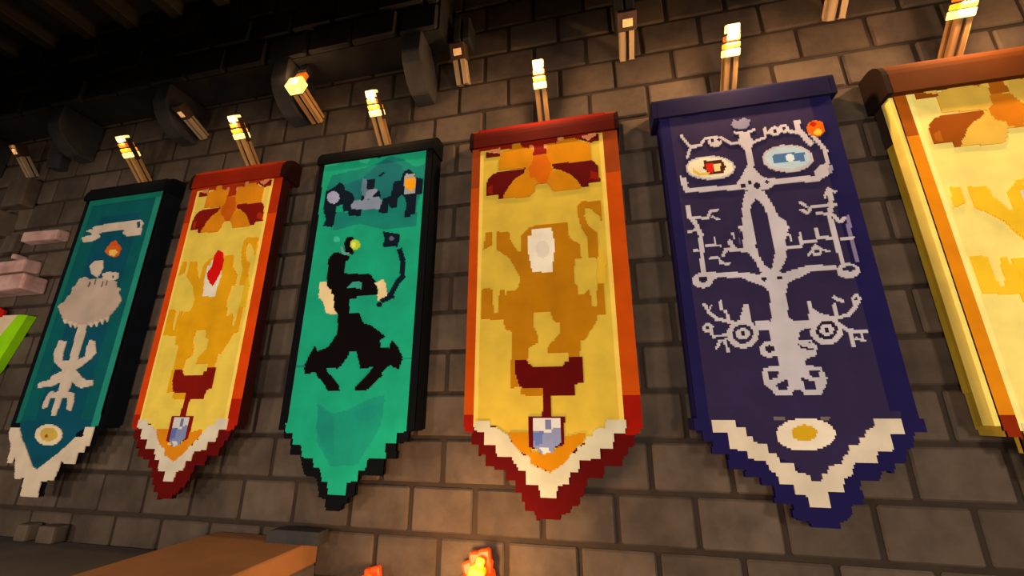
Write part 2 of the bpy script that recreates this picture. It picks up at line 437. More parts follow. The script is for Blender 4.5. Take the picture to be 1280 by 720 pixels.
    px.poly([(460, 350), (545, 340), (580, 400), (585, 440), (570, 480), (550, 530), (490, 530), (480, 500), (440, 490), (430, 430), (455, 400)], ml)
    # rampant beast
    px.crop = A2
    px.poly([(220, 215), (300, 215), (310, 270), (355, 345), (380, 345), (380, 245), (440, 180), (685, 150), (700, 250), (770, 300), (780, 385), (735, 390), (735, 560), (760, 570), (765, 660), (835, 600), (850, 725), (285, 725), (285, 605), (350, 600), (370, 570), (375, 510), (350, 470), (315, 400), (280, 370), (220, 330)], mu)
    px.poly([(150, 215), (190, 220), (185, 300), (130, 330)], mu); px.poly([(125, 590), (190, 595), (190, 725), (120, 725)], mu); px.poly([(245, 605), (270, 605), (265, 725), (235, 725)], mu)
    px.poly([(760, 40), (790, 12), (915, 10), (920, 150), (905, 110), (850, 60), (805, 50), (800, 110), (830, 180), (885, 215), (900, 330), (900, 400), (890, 400), (880, 385), (830, 385), (820, 240), (790, 200), (765, 120)], mu)
    px.poly([(890, 560), (935, 560), (935, 725), (885, 725)], mu)
    px.poly([(900, 330), (925, 330), (945, 405), (950, 555), (890, 555), (890, 400)], px.color(pal['my'], 'emblem'))
    px.crop = A3
    px.poly([(235, -5), (940, -5), (940, 120), (885, 130), (880, 170), (835, 240), (805, 295), (775, 300), (770, 402), (700, 405), (695, 380), (560, 385), (565, 330), (600, 300), (640, 250), (640, 180), (600, 170), (580, 105), (460, 110), (460, 200), (490, 265), (490, 310), (430, 345), (420, 425), (330, 425), (320, 420), (320, 235), (280, 225), (265, 160), (118, 155), (122, -5), (190, -5), (195, 115), (228, 118)], mu)
    px.poly([(845, -8), (890, -8), (885, 75), (850, 75)], yel)
    px.poly([(312, 425), (345, 425), (345, 520), (375, 610), (312, 612)], mu); px.poly([(380, 612), (525, 618), (525, 660), (430, 665), (380, 655)], mu)
    px.poly([(345, 425), (415, 425), (430, 450), (455, 470), (665, 465), (670, 440), (700, 435), (700, 405), (790, 400), (800, 575), (740, 590), (735, 665), (525, 665), (525, 615), (375, 610), (345, 520)], dr)
    px.poly([(525, 655), (580, 655), (580, 815), (620, 825), (625, 860), (465, 860), (470, 830), (525, 815)], dr)
    # pendant
    px.crop = A4
    px.poly([(435, 5), (670, 5), (670, 190), (640, 205), (455, 215), (435, 210)], dr)
    px.poly([(462, 18), (640, 18), (645, 180), (600, 215), (595, 240), (520, 250), (465, 205)], px.color((126, 134, 172), 'pendant'))
    px.poly([(462, 18), (640, 18), (640, 80), (585, 85), (580, 110), (460, 100)], px.color((205, 200, 196), 'pendant'))
    px.poly([(545, 28), (580, 28), (585, 90), (548, 90)], px.color((112, 112, 150), 'pendant'))
    px.poly([(465, 110), (530, 100), (520, 190), (470, 200)], px.color((92, 110, 168), 'pendant'))
    px.poly([(500, 205), (560, 205), (580, 245), (530, 252)], px.color((205, 200, 196), 'pendant'))
    px.crop = A2
    gw = px.color((226, 214, 192), 'gem')
    if gem != 'none':
        px.poly([(455, 195), (585, 190), (600, 260), (605, 330), (595, 400), (595, 480), (455, 485), (440, 400), (425, 340), (430, 240), (455, 235)], gw)
        px.oval(525, 330, 45, 60, px.color((214, 200, 184), 'gem'))
        px.rect(0, 0, 0, 0, gw)
    if gem == 'red':
        r_ = px.color((214, 12, 8), 'gem')
        px.poly([(500, 120), (560, 140), (600, 200), (590, 300), (540, 400), (500, 380), (450, 330), (440, 300), (480, 240), (470, 170)], r_)
    return px
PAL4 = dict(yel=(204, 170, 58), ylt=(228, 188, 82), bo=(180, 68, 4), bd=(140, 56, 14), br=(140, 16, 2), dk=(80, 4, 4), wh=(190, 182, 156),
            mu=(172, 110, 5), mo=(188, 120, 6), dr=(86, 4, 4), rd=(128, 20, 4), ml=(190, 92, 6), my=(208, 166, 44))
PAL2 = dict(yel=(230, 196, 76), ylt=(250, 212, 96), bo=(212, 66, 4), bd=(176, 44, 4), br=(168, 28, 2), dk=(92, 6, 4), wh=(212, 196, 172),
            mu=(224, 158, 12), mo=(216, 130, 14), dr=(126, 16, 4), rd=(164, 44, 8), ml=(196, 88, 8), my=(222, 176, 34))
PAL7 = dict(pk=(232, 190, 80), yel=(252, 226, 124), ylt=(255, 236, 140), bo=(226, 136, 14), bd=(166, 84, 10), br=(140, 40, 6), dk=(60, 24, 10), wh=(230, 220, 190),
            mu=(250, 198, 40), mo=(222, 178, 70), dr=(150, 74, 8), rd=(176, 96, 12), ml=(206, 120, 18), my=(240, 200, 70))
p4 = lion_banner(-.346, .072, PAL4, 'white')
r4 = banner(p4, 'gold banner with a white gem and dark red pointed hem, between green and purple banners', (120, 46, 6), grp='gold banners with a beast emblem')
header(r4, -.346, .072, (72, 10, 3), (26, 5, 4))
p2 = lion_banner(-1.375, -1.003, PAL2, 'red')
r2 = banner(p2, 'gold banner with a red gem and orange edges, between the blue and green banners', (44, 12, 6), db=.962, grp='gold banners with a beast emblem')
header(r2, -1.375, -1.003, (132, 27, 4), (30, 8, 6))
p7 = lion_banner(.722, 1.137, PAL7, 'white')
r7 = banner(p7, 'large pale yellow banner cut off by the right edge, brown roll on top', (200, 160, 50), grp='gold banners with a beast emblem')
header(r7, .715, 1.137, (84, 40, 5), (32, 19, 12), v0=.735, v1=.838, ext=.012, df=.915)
bm = bmesh.new()
box(bm, .722*DF*S-r7.location.x-.045, .722*DF*S-r7.location.x-.001, .932*S-DF*S, .958*S-DF*S, (-.022+.245)*DF*S, (.735+.245)*DF*S, .004)
obj('side_strip', bm, cloth_mat((250, 222, 110)), r7)
bm = bmesh.new()
box(bm, .722*DF*S-r7.location.x-.02, .722*DF*S-r7.location.x-.001, .960*S-DF*S, .988*S-DF*S, (.04+.245)*DF*S, (.63+.245)*DF*S, .004)
obj('side_lining', bm, cloth_mat((196, 156, 44)), r7)
bm = bmesh.new()
box(bm, .722*DF*S-r7.location.x-.03, .722*DF*S-r7.location.x-.001, .960*S-DF*S, .988*S-DF*S, (.63+.245)*DF*S, (.735+.245)*DF*S, .004)
obj('side_cuff', bm, cloth_mat((62, 44, 34)), r7)

# ---- purple banner
B1_ = (800, 85, 4.923); B2_ = (830, 225, 4.923); B3_ = (850, 355, 4.923); B4_ = (860, 500, 4.129)
L, R = .184, .594
px = Pix(L-.006, R+.006); px.lw = .8; pu = px.color((46, 36, 66)); pd = px.color((44, 36, 68)); nv = px.color((28, 22, 68), 'border')
wh = px.color((208, 190, 166), 'chevron_trim'); em = px.color((186, 176, 182), 'emblem'); bk = px.color((36, 28, 46), 'emblem')
px.rect(L, R, -.01, .815, nv, True)
px.crop = B4_
px.poly([(-5, 95), (5, 150), (75, 160), (80, 215), (125, 215), (125, 275), (210, 280), (210, 355), (295, 360), (300, 395), (375, 400), (375, 435), (445, 445), (450, 530), (540, 540), (545, 610), (600, 625), (635, 635), (640, 660), (785, 665), (790, 635), (845, 605), (850, 545), (905, 540), (905, 475), (890, 470), (890, 415), (990, 415), (1000, 370), (1065, 375), (1070, 330), (1125, 325), (1130, 255), (1165, 250), (1170, 170), (1235, 165), (1225, 100)], nv, True)
px.rect(L+.026, R-.047, -.02, .765, pu)
px.poly([(110, 60), (1095, 60), (1100, 110), (955, 110), (912, 190), (830, 280), (690, 420), (630, 420), (545, 330), (400, 225), (243, 110), (120, 110)], pu)
px.poly([(243, 60), (955, 60), (955, 145), (880, 230), (795, 330), (688, 420), (630, 420), (545, 330), (415, 270), (298, 185)], pu)
px.poly([(120, 100), (130, 165), (200, 170), (215, 255), (300, 260), (310, 305), (400, 310), (420, 365), (455, 375), (470, 430), (540, 440), (555, 490), (620, 495), (632, 555), (730, 555), (722, 475), (800, 475), (802, 400), (840, 395), (855, 325), (975, 325), (972, 270), (1055, 265), (1045, 178), (1112, 175), (1100, 100),
         (955, 100), (960, 145), (915, 155), (912, 190), (885, 195), (880, 230), (830, 235), (825, 280), (795, 290), (795, 330), (725, 340), (720, 375), (690, 380), (688, 420), (630, 420), (625, 385), (560, 375), (545, 330), (475, 325), (455, 275), (415, 270), (400, 225), (340, 220), (335, 190), (298, 185), (292, 145), (250, 140), (243, 100)], wh)
px.poly([(445, 90), (500, 90), (500, 108), (445, 108)], px.color((104, 92, 92), 'emblem')); px.poly([(680, 90), (728, 90), (728, 108), (680, 108)], px.color((104, 92, 92), 'emblem'))
px.oval(605, 178, 152, 85, px.color((226, 208, 184), 'emblem')); px.oval(597, 170, 66, 42, px.color((206, 158, 24), 'emblem'))
px.poly([(620, 150), (670, 165), (655, 185), (610, 180)], px.color((206, 158, 24), 'emblem'))
px.crop = B1_
px.poly([(160, 250), (1090, 150), (1090, 170), (960, 190), (900, 215), (860, 190), (700, 235), (540, 260), (490, 240), (420, 250), (400, 280), (270, 310), (165, 285)], nv)
px.poly([(560, 350), (575, 315), (600, 330), (640, 310), (675, 325), (670, 360), (640, 380), (580, 375)], px.color((128, 124, 150), 'emblem'))
px.line([(580, 400), (640, 412), (700, 382)], 10, em)
px.poly([(612, 395), (668, 395), (690, 450), (685, 490), (700, 620), (765, 690), (600, 712), (660, 600), (650, 520), (605, 460)], em)
px.line([(620, 465), (560, 465), (500, 435), (400, 435), (370, 480), (310, 490), (275, 450), (255, 420)], 10, em); px.line([(310, 490), (290, 555)], 10, em)
px.oval(460, 455, 42, 34, em); px.oval(443, 450, 10, 10, bk); px.oval(485, 445, 10, 10, bk)
px.line([(680, 470), (720, 450), (770, 430), (768, 370)], 10, em); px.line([(770, 405), (830, 388), (890, 380), (930, 395), (970, 400)], 11, em)
px.oval(828, 392, 34, 30, em); px.oval(828, 392, 14, 14, bk); px.oval(882, 376, 30, 26, em); px.oval(882, 376, 11, 11, bk)
px.line([(965, 335), (975, 385), (1050, 470)], 20, em); px.line([(1045, 400), (1140, 510), (1152, 610)], 14, em)
px.oval(1080, 376, 54, 50, px.color((206, 96, 10), 'emblem')); px.oval(1065, 350, 20, 14, px.color((176, 30, 6), 'emblem')); px.oval(1090, 398, 24, 18, px.color((240, 190, 60), 'emblem'))
px.poly([(1075, 630), (1120, 595), (1165, 600), (1165, 660), (1110, 690), (1075, 672)], em); px.oval(1170, 625, 14, 26, px.color((150, 140, 156), 'emblem'))
px.line([(1110, 675), (800, 697), (640, 702)], 15, em); px.poly([(243, 660), (300, 715), (252, 725)], em)
px.oval(432, 617, 152, 74, em); px.oval(432, 617, 140, 62, px.color((222, 210, 178), 'emblem')); px.poly([(390, 575), (500, 568), (528, 610), (510, 650), (430, 662), (390, 620)], px.color((70, 32, 20), 'emblem'))
px.poly([(400, 590), (450, 590), (450, 650), (405, 640)], px.color((206, 34, 14), 'emblem')); px.poly([(452, 592), (495, 592), (492, 640), (455, 640)], px.color((240, 196, 130), 'emblem'))
px.line([(325, 630), (360, 660), (420, 655)], 10, px.color((220, 180, 60), 'emblem'))
px.oval(908, 560, 157, 84, em); px.oval(905, 557, 138, 68, px.color((176, 196, 208), 'emblem')); px.poly([(815, 535), (1010, 520), (1010, 575), (820, 588)], px.color((72, 110, 156), 'emblem')); px.oval(920, 556, 30, 24, px.color((212, 226, 230), 'emblem'))
px.crop = B2_
px.line([(120, 0), (138, 66), (300, 56), (480, 46)], 18, em); px.oval(560, 25, 112, 46, em)
px.line([(640, 20), (950, 0)], 12, em)
px.poly([(500, 70), (480, 160), (480, 280), (452, 292), (485, 325), (485, 430), (520, 455), (560, 500), (580, 545), (640, 625), (690, 610), (710, 560), (750, 490), (750, 410), (745, 375), (765, 300), (755, 260), (700, 225), (670, 160), (610, 70)], em)
px.poly([(565, 115), (610, 160), (640, 230), (660, 330), (680, 410), (680, 470), (660, 552), (620, 530), (590, 480), (565, 420), (555, 340), (535, 240), (530, 160)], pu)
for c in [(485, 38, 15), (525, 18, 11), (570, 38, 18), (632, 15, 11), (612, 576, 8)]: px.oval(c[0], c[1], c[2], c[2], bk)
px.poly([(240, 570), (500, 570), (610, 590), (622, 655), (540, 632), (480, 604), (330, 600), (250, 650)], em); px.oval(235, 620, 62, 46, em); px.oval(240, 614, 28, 20, bk)
px.oval(662, 605, 84, 48, em); px.poly([(700, 590), (790, 555), (880, 530), (1060, 523), (1060, 557), (900, 567), (830, 602), (740, 645), (690, 645)], em)
px.oval(612, 612, 13, 13, bk); px.oval(706, 605, 17, 13, bk)
px.oval(1130, 560, 72, 47, em); px.oval(1135, 547, 42, 17, pu)
px.line([(1018, 75), (1025, 150), (1015, 230), (1060, 380), (1102, 530)], 19, em); px.line([(985, 110), (1008, 58), (1055, 78)], 9, em)
px.line([(1060, 155), (910, 165), (880, 207), (840, 185)], 10, em); px.line([(835, 135), (880, 165)], 10, em); px.line([(940, 205), (1010, 212)], 11, em); px.line([(1035, 215), (1080, 262), (1115, 232)], 12, em)
ll = px.color((124, 112, 146), 'emblem'); px.line([(1125, 230), (1150, 360), (1190, 500)], 15, ll); px.line([(1085, 367), (1160, 363)], 12, em)
px.line([(750, 415), (840, 410), (850, 380), (930, 380)], 12, em); px.line([(835, 325), (845, 390)], 12, em); px.line([(935, 305), (945, 360), (1040, 357)], 12, em)
px.oval(938, 440, 34, 32, em); px.oval(938, 440, 13, 12, pu); px.line([(890, 465), (930, 400)], 9, em); px.line([(960, 432), (1020, 440)], 7, em); px.line([(760, 330), (785, 372)], 8, em)
px.line([(145, 170), (152, 225), (190, 262), (225, 340), (230, 430), (242, 590)], 17, em); px.line([(170, 235), (270, 235), (285, 190), (328, 185)], 10, em); px.line([(295, 225), (338, 242)], 9, em)
px.line([(150, 322), (195, 308)], 9, em); px.line([(185, 435), (240, 437)], 8, em); px.line([(258, 405), (350, 402)], 10, em); px.line([(308, 350), (315, 402)], 9, em)
px.line([(362, 465), (380, 430), (430, 430), (510, 437)], 13, em); px.line([(400, 380), (430, 420)], 16, em); px.line([(420, 325), (430, 362)], 7, em); px.line([(285, 480), (340, 480), (350, 510), (402, 517)], 10, em); px.line([(462, 310), (468, 390)], 5, px.color((86, 70, 110), 'emblem'))
px.crop = B3_
px.poly([(480, 0), (530, 30), (548, 60), (560, 200), (560, 240), (550, 280), (560, 350), (580, 400), (600, 470), (615, 510), (615, 550), (660, 580), (670, 655), (755, 655), (740, 580), (760, 550), (770, 520), (765, 470), (800, 440), (725, 380), (730, 300), (760, 260), (690, 225), (665, 200), (650, 50), (660, 0)], em)
px.poly([(455, 230), (565, 230), (555, 288), (470, 290)], em); px.poly([(690, 225), (810, 222), (810, 270), (740, 285)], em)
px.oval(385, 310, 97, 87, em); px.oval(385, 308, 64, 60, pu); px.oval(385, 308, 42, 36, em); px.oval(385, 306, 15, 14, bk)
px.poly([(390, 130), (425, 130), (445, 250), (360, 245), (375, 190)], em)
px.poly([(780, 105), (800, 110), (806, 150), (880, 190), (962, 200), (972, 245), (800, 255)], em)
px.oval(900, 290, 100, 86, em); px.oval(900, 285, 66, 58, bk); px.oval(900, 285, 44, 36, em); px.oval(900, 285, 14, 14, bk)
px.line([(320, 238), (220, 213), (180, 180), (150, 128)], 13, em); px.line([(280, 165), (298, 225)], 12, em); px.line([(245, 108), (250, 158)], 13, em); px.line([(178, 165), (192, 132)], 8, em)
px.line([(330, 240), (300, 300)], 14, em); px.line([(310, 312), (200, 325), (188, 290)], 10, em); px.oval(170, 270, 34, 30, em); px.oval(170, 268, 12, 11, pu); px.line([(245, 350), (225, 395)], 11, em); px.line([(275, 345), (292, 415)], 12, em); px.line([(320, 330), (260, 350)], 8, em)
px.line([(960, 212), (1040, 187), (1082, 135)], 14, em); px.oval(1080, 98, 30, 34, em); px.oval(1080, 96, 10, 12, pu); px.line([(942, 130), (958, 205)], 13, em); px.line([(948, 82), (1005, 108)], 13, em)
px.line([(970, 250), (1040, 290), (1145, 290)], 13, em); px.line([(1045, 300), (1070, 382)], 14, em); px.line([(1080, 335), (1142, 352)], 10, em); px.line([(1110, 300), (1120, 340)], 8, em)
px.oval(548, 402, 62, 50, em); px.oval(550, 400, 28, 22, bk); px.poly([(725, 350), (800, 342), (842, 390), (832, 442), (770, 465)], em); px.line([(738, 388), (810, 405)], 9, bk); px.oval(795, 362, 9, 8, bk)
px.poly([(625, 508), (520, 513), (503, 560), (520, 620), (560, 650), (585, 686), (692, 686), (692, 650), (660, 560)], em); px.poly([(540, 535), (607, 540), (600, 582), (545, 586)], pu); px.poly([(590, 622), (662, 580), (662, 652), (600, 652)], pu)
px.poly([(760, 503), (860, 508), (902, 580), (892, 640), (860, 682), (770, 686), (740, 645), (750, 560)], em); px.poly([(785, 530), (856, 535), (856, 576), (806, 576)], pu); px.poly([(740, 575), (832, 603), (837, 648), (770, 648)], pu)
r5 = banner(px, 'dark purple banner with a pale branching tree emblem and navy edges', (28, 22, 72), grp='banners of one of a kind')
header(r5, L-.008, R+.006, (21, 17, 50), (18, 15, 44), v0=.765, v1=.828, ext=.006, flat=True)

# ---- green banner
C1 = (370, 160, 6.73); C2 = (360, 265, 6.73); C3 = (350, 370, 6.73); C4 = (335, 470, 4.236)
L, R = -.868, -.474
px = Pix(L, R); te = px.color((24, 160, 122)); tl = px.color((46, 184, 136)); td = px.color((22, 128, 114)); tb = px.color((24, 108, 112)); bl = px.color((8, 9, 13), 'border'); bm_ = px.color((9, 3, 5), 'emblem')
nav = px.color((8, 24, 38), 'emblem'); gr = px.color((130, 142, 166), 'emblem'); cr = px.color((232, 204, 150), 'emblem')
px.rect(L, R, -.035, .815, bl, True)
px.crop = C4
px.poly([(40, 250), (40, 285), (83, 290), (83, 335), (118, 335), (118, 420), (168, 422), (180, 470), (190, 525), (258, 540), (270, 645), (303, 650), (303, 712), (385, 712), (390, 680), (420, 672), (425, 645), (455, 635), (465, 575), (475, 555), (485, 525), (607, 525), (615, 436), (677, 436), (680, 360), (742, 345), (745, 290), (800, 285), (800, 250)], bl, True)
px.poly([(93, 250), (93, 300), (130, 305), (130, 360), (175, 365), (180, 430), (240, 435), (240, 480), (275, 490), (285, 555), (315, 565), (315, 630), (410, 630), (415, 565), (470, 555), (475, 505), (515, 500), (525, 440), (620, 435), (625, 360), (675, 355), (680, 300), (735, 295), (735, 250)], te)
px.rect(L+.024, R-.022, -.03, .60, te)
px.crop = C1
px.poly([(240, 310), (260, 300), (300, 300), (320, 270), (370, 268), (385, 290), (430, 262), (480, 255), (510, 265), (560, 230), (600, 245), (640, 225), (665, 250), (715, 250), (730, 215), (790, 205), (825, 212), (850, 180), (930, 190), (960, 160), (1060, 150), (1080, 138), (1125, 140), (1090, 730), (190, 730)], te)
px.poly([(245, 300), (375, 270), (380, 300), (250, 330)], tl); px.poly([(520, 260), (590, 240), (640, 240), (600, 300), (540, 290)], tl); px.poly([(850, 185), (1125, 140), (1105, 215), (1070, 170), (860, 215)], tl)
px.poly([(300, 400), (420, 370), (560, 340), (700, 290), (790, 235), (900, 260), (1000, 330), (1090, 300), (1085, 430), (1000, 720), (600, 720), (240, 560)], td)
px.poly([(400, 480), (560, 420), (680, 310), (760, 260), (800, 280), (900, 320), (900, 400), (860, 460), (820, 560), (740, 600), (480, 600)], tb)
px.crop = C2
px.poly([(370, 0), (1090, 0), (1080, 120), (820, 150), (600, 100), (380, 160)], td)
px.rect(R-.022, R, .0, .815, bl)
px.crop = C1
px.poly([(330, 500), (370, 465), (405, 480), (410, 520), (480, 560), (490, 600), (460, 700), (400, 700), (400, 640), (340, 660), (335, 720), (240, 720), (235, 660), (255, 540)], nav); px.oval(318, 588, 53, 52, px.color((158, 160, 192), 'emblem'))
px.poly([(465, 650), (500, 610), (722, 600), (722, 682), (480, 692)], gr); px.poly([(560, 605), (600, 530), (680, 510), (702, 600)], gr); px.poly([(565, 430), (630, 440), (585, 580), (550, 592)], px.color((92, 122, 146), 'emblem'))
px.poly([(600, 440), (662, 430), (665, 480), (640, 522), (600, 515)], nav); px.poly([(650, 570), (700, 528), (716, 582), (655, 590)], nav); px.line([(700, 405), (740, 378)], 8, nav)
px.poly([(545, 610), (560, 570), (580, 575), (570, 615)], nav)
px.poly([(830, 450), (880, 450), (910, 370), (950, 350), (990, 380), (1010, 420), (1072, 430), (1062, 550), (1010, 560), (1000, 725), (930, 725), (930, 600), (890, 560), (850, 600), (850, 672), (800, 672), (780, 640), (770, 712), (700, 702), (740, 590), (800, 580)], nav)
px.poly([(925, 390), (995, 388), (1010, 430), (1005, 555), (912, 560), (915, 430)], px.color((150, 156, 162), 'emblem')); px.poly([(920, 430), (1005, 422), (1010, 490), (975, 540), (920, 500)], px.color((236, 156, 20), 'emblem'))
px.crop = C2
px.poly([(305, -10), (395, -10), (392, 70), (375, 128), (300, 115), (325, 60)], nav); px.poly([(510, -20), (622, -20), (610, 32), (515, 32)], nav); px.poly([(765, -10), (845, -10), (820, 10), (770, 5)], nav); px.poly([(990, -10), (1062, -10), (1020, 42), (980, 45)], nav)
px.oval(410, 230, 28, 25, px.color((60, 190, 160), 'emblem'))
px.poly([(500, 215), (548, 215), (552, 350), (540, 355), (490, 340), (475, 270)], bm_); px.oval(566, 278, 40, 42, px.color((186, 212, 50), 'emblem')); px.oval(556, 278, 18, 24, px.color((232, 236, 110), 'emblem'))
px.poly([(365, 370), (400, 340), (460, 350), (520, 375), (510, 400), (480, 420), (470, 520), (690, 525), (750, 600), (750, 692), (580, 712), (580, 730), (400, 730), (370, 690), (330, 620), (345, 400)], bm_)
px.line([(455, 300), (470, 350), (510, 355)], 11, px.color((96, 160, 146), 'emblem'))
px.poly([(500, 642), (545, 590), (625, 590), (625, 652), (560, 640)], px.color((50, 150, 130), 'emblem'))
px.poly([(275, 590), (330, 590), (335, 630), (370, 660), (370, 700), (400, 730), (260, 730)], cr); px.poly([(735, 600), (800, 568), (825, 600), (832, 670), (852, 725), (765, 725), (765, 650)], cr)
px.line([(850, 720), (925, 590), (965, 550), (965, 400), (940, 320)], 19, nav)
px.poly([(800, 168), (940, 190), (925, 292), (793, 292), (820, 230)], nav); px.oval(876, 225, 20, 20, px.color((92, 92, 120), 'emblem'))
px.crop = C3
px.poly([(320, -15), (460, -15), (470, 100), (492, 152), (430, 157), (390, 140), (370, 60)], cr); px.poly([(820, -15), (862, -15), (852, 45), (825, 40)], cr)
px.poly([(455, -15), (588, -15), (580, 145), (665, 145), (700, 230), (770, 250), (890, 345), (840, 370), (845, 430), (920, 440), (940, 375), (990, 430), (1032, 520), (1000, 612), (950, 600), (945, 575), (900, 600), (830, 680), (800, 725), (680, 725), (760, 640), (790, 590), (720, 610), (680, 610), (650, 470), (590, 465), (560, 520), (520, 580), (490, 610), (390, 610), (410, 660), (455, 725), (360, 725), (300, 640), (210, 658), (210, 580), (300, 415), (310, 470), (410, 430), (490, 310), (490, 150), (460, 110)], bm_)
px.oval(835, 72, 27, 22, nav); px.line([(860, 42), (950, 0)], 18, nav); px.line([(140, 590), (210, 590)], 10, td); px.line([(1030, 525), (1100, 525)], 8, td)
px.crop = C4
px.poly([(255, -8), (330, -8), (345, 15), (378, 55), (378, 82), (320, 82), (300, 40)], bm_); px.poly([(610, -8), (550, 50), (520, 76), (463, 76), (470, 50), (530, 0), (560, -8)], bm_)
px.poly([(260, 140), (340, 200), (420, 180), (540, 120), (620, 100), (600, 250), (560, 330), (470, 470), (330, 480), (260, 350)], px.color((23, 142, 118))); px.poly([(270, 160), (350, 220), (350, 420), (300, 400), (255, 280)], px.color((22, 132, 116))); px.poly([(450, 190), (620, 130), (560, 230), (470, 240)], px.color((22, 136, 120)))
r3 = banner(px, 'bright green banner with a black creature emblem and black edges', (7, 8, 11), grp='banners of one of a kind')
header(r3, -.872, -.470, (10, 9, 11), (6, 6, 8), v0=.775, v1=.836, ext=.001)

# ---- blue banner
D1 = (90, 220, 8); D2 = (60, 310, 8); D3 = (30, 395, 7.11); D4 = (0, 490, 5.143)
L, R = -1.868, -1.503
px = Pix(L-.03, R); ba = px.color((8, 74, 92)); bg = px.color((6, 86, 88)); st = px.color((32, 132, 112), 'border'); sl = px.color((18, 104, 90), 'border'); bk1 = px.color((8, 12, 18), 'border')
wh = px.color((212, 190, 164), 'chevron_trim'); em = px.color((204, 182, 162), 'emblem'); em2 = px.color((186, 160, 142), 'emblem')
px.rect(L, R, -.035, .815, ba, True)
px.rect(L, L+.016, -.035, .815, bk1); px.rect(L, R, .765, .815, bk1)
px.rect(L+.016, L+.04, -.02, .765, sl); px.rect(L+.04, L+.10, -.02, .765, bg); px.rect(R-.08, R-.03, -.02, .765, bg); px.rect(R-.03, R, -.035, .765, st)
px.rect(L+.016, R, .745, .77, px.color((16, 112, 92))); px.rect(L+.04, R-.03, .69, .745, bg); px.rect(R-.002, R, -.035, .815, bk1)
px.crop = D4
px.poly([(68, 180), (612, 180), (612, 232), (68, 232)], ba, True)
px.rect(L, L+.016, -.06, 0, bk1); px.rect(L+.016, L+.034, -.028, 0, sl); px.rect(R-.03, R, -.06, 0, st)
px.poly([(72, 228), (62, 280), (75, 330), (72, 380), (50, 455), (80, 460), (105, 410), (100, 555), (160, 555), (135, 672), (245, 676), (268, 572), (345, 570), (385, 490), (395, 440), (425, 462), (485, 467), (505, 385), (540, 388), (555, 350), (580, 345), (605, 250), (612, 226)], wh, True)
px.poly([(128, 200), (128, 230), (145, 300), (180, 380), (215, 480), (245, 497), (380, 392), (440, 340), (490, 290), (540, 285), (552, 235), (560, 200)], ba)
px.poly([(80, 200), (128, 200), (130, 230), (75, 228)], bk1); px.poly([(485, 270), (545, 232), (540, 285), (490, 290)], bk1); 
px.oval(317, 276, 86, 68, px.color((226, 200, 166), 'emblem')); px.oval(320, 272, 58, 44, px.color((204, 164, 72), 'emblem')); px.oval(305, 283, 13, 10, px.color((140, 96, 30), 'emblem'))
px.poly([(375, -5), (418, -5), (395, 60), (362, 152), (333, 152), (350, 80)], em); px.poly([(355, -5), (325, 40), (310, 98), (278, 108), (280, 80), (310, 20), (330, -5)], em); px.poly([(425, -5), (480, 10), (477, 60), (457, 122), (433, 112), (440, 40)], em)
px.crop = D1
px.poly([(105, 620), (160, 600), (200, 600), (215, 520), (240, 505), (400, 475), (640, 445), (690, 440), (720, 470), (700, 510), (700, 545), (680, 595), (555, 605), (510, 570), (540, 545), (500, 540), (270, 575), (290, 610), (240, 640), (190, 662), (115, 662)], em); px.poly([(150, 555), (205, 528), (205, 570)], em); px.poly([(652, 460), (690, 460), (688, 515), (655, 520)], ba)
px.poly([(360, 720), (400, 665), (440, 650), (480, 700), (500, 740), (370, 745)], px.color((206, 84, 30), 'emblem'))
px.crop = D2
px.poly([(575, 40), (600, -5), (700, -20), (725, 20), (715, 70), (680, 95), (620, 78)], px.color((206, 96, 30), 'emblem')); px.poly([(620, 30), (680, 20), (710, 40), (670, 85), (625, 75)], px.color((236, 190, 90), 'emblem'))
px.poly([(120, 610), (130, 560), (170, 540), (200, 490), (240, 460), (250, 400), (280, 380), (320, 310), (380, 290), (430, 320), (600, 290), (690, 340), (690, 390), (730, 410), (710, 450), (740, 520), (690, 600), (640, 660), (560, 730), (200, 730), (130, 650)], em2)
for a in range(0, 14):
    t_ = a/13
    px.poly([(130+t_*60, 560+t_*170), (100+t_*70, 590+t_*170), (150+t_*60, 600+t_*150)], em2)
px.poly([(425, 180), (480, 130), (555, 125), (555, 200), (530, 250), (500, 300), (440, 260)], em); px.poly([(550, 260), (610, 240), (715, 250), (700, 310), (640, 330), (560, 310)], em); px.oval(660, 290, 14, 12, ba)
dk1 = px.color((110, 96, 86), 'emblem')
for q in [(490, 320), (560, 340), (600, 330), (430, 345)]: px.line([q, (q[0]-15, q[1]+45)], 8, dk1)
px.crop = D3
px.poly([(200, -20), (340, -20), (380, 62), (420, 72), (480, 95), (560, 90), (620, 78), (700, 45), (760, -20)], em2)
for q in [(375, 30), (420, 50), (460, 65), (600, 60), (650, 50), (700, 30), (740, 8)]: px.poly([(q[0]-22, q[1]), (q[0]+20, q[1]), (q[0]+2, q[1]+50)], em)
px.poly([(490, 80), (567, 80), (480, 395), (408, 395)], em); px.poly([(318, 222), (382, 222), (352, 330), (345, 395), (410, 400), (350, 480), (275, 410), (272, 330)], em)
px.poly([(345, 395), (472, 395), (465, 480), (520, 545), (560, 570), (618, 568), (612, 620), (510, 642), (470, 620), (430, 580), (412, 640), (375, 725), (302, 725), (330, 590), (240, 630), (132, 637), (132, 600), (180, 580), (240, 570), (250, 535), (345, 490)], em)
px.poly([(590, 212), (635, 225), (642, 330), (600, 380), (500, 458), (460, 482), (465, 400), (550, 360), (560, 290)], em)
px.poly([(220, 725), (260, 690), (310, 670), (310, 725)], em); px.poly([(380, 670), (430, 680), (450, 725), (370, 725)], em)
r1 = banner(px, 'narrow deep blue banner with a pale round flower emblem and ragged white hem, far left', (14, 17, 24), grp='banners of one of a kind')
header(r1, L-.002, R+.002, (8, 11, 15), (6, 8, 12), v0=.765, v1=.83, ext=.001)

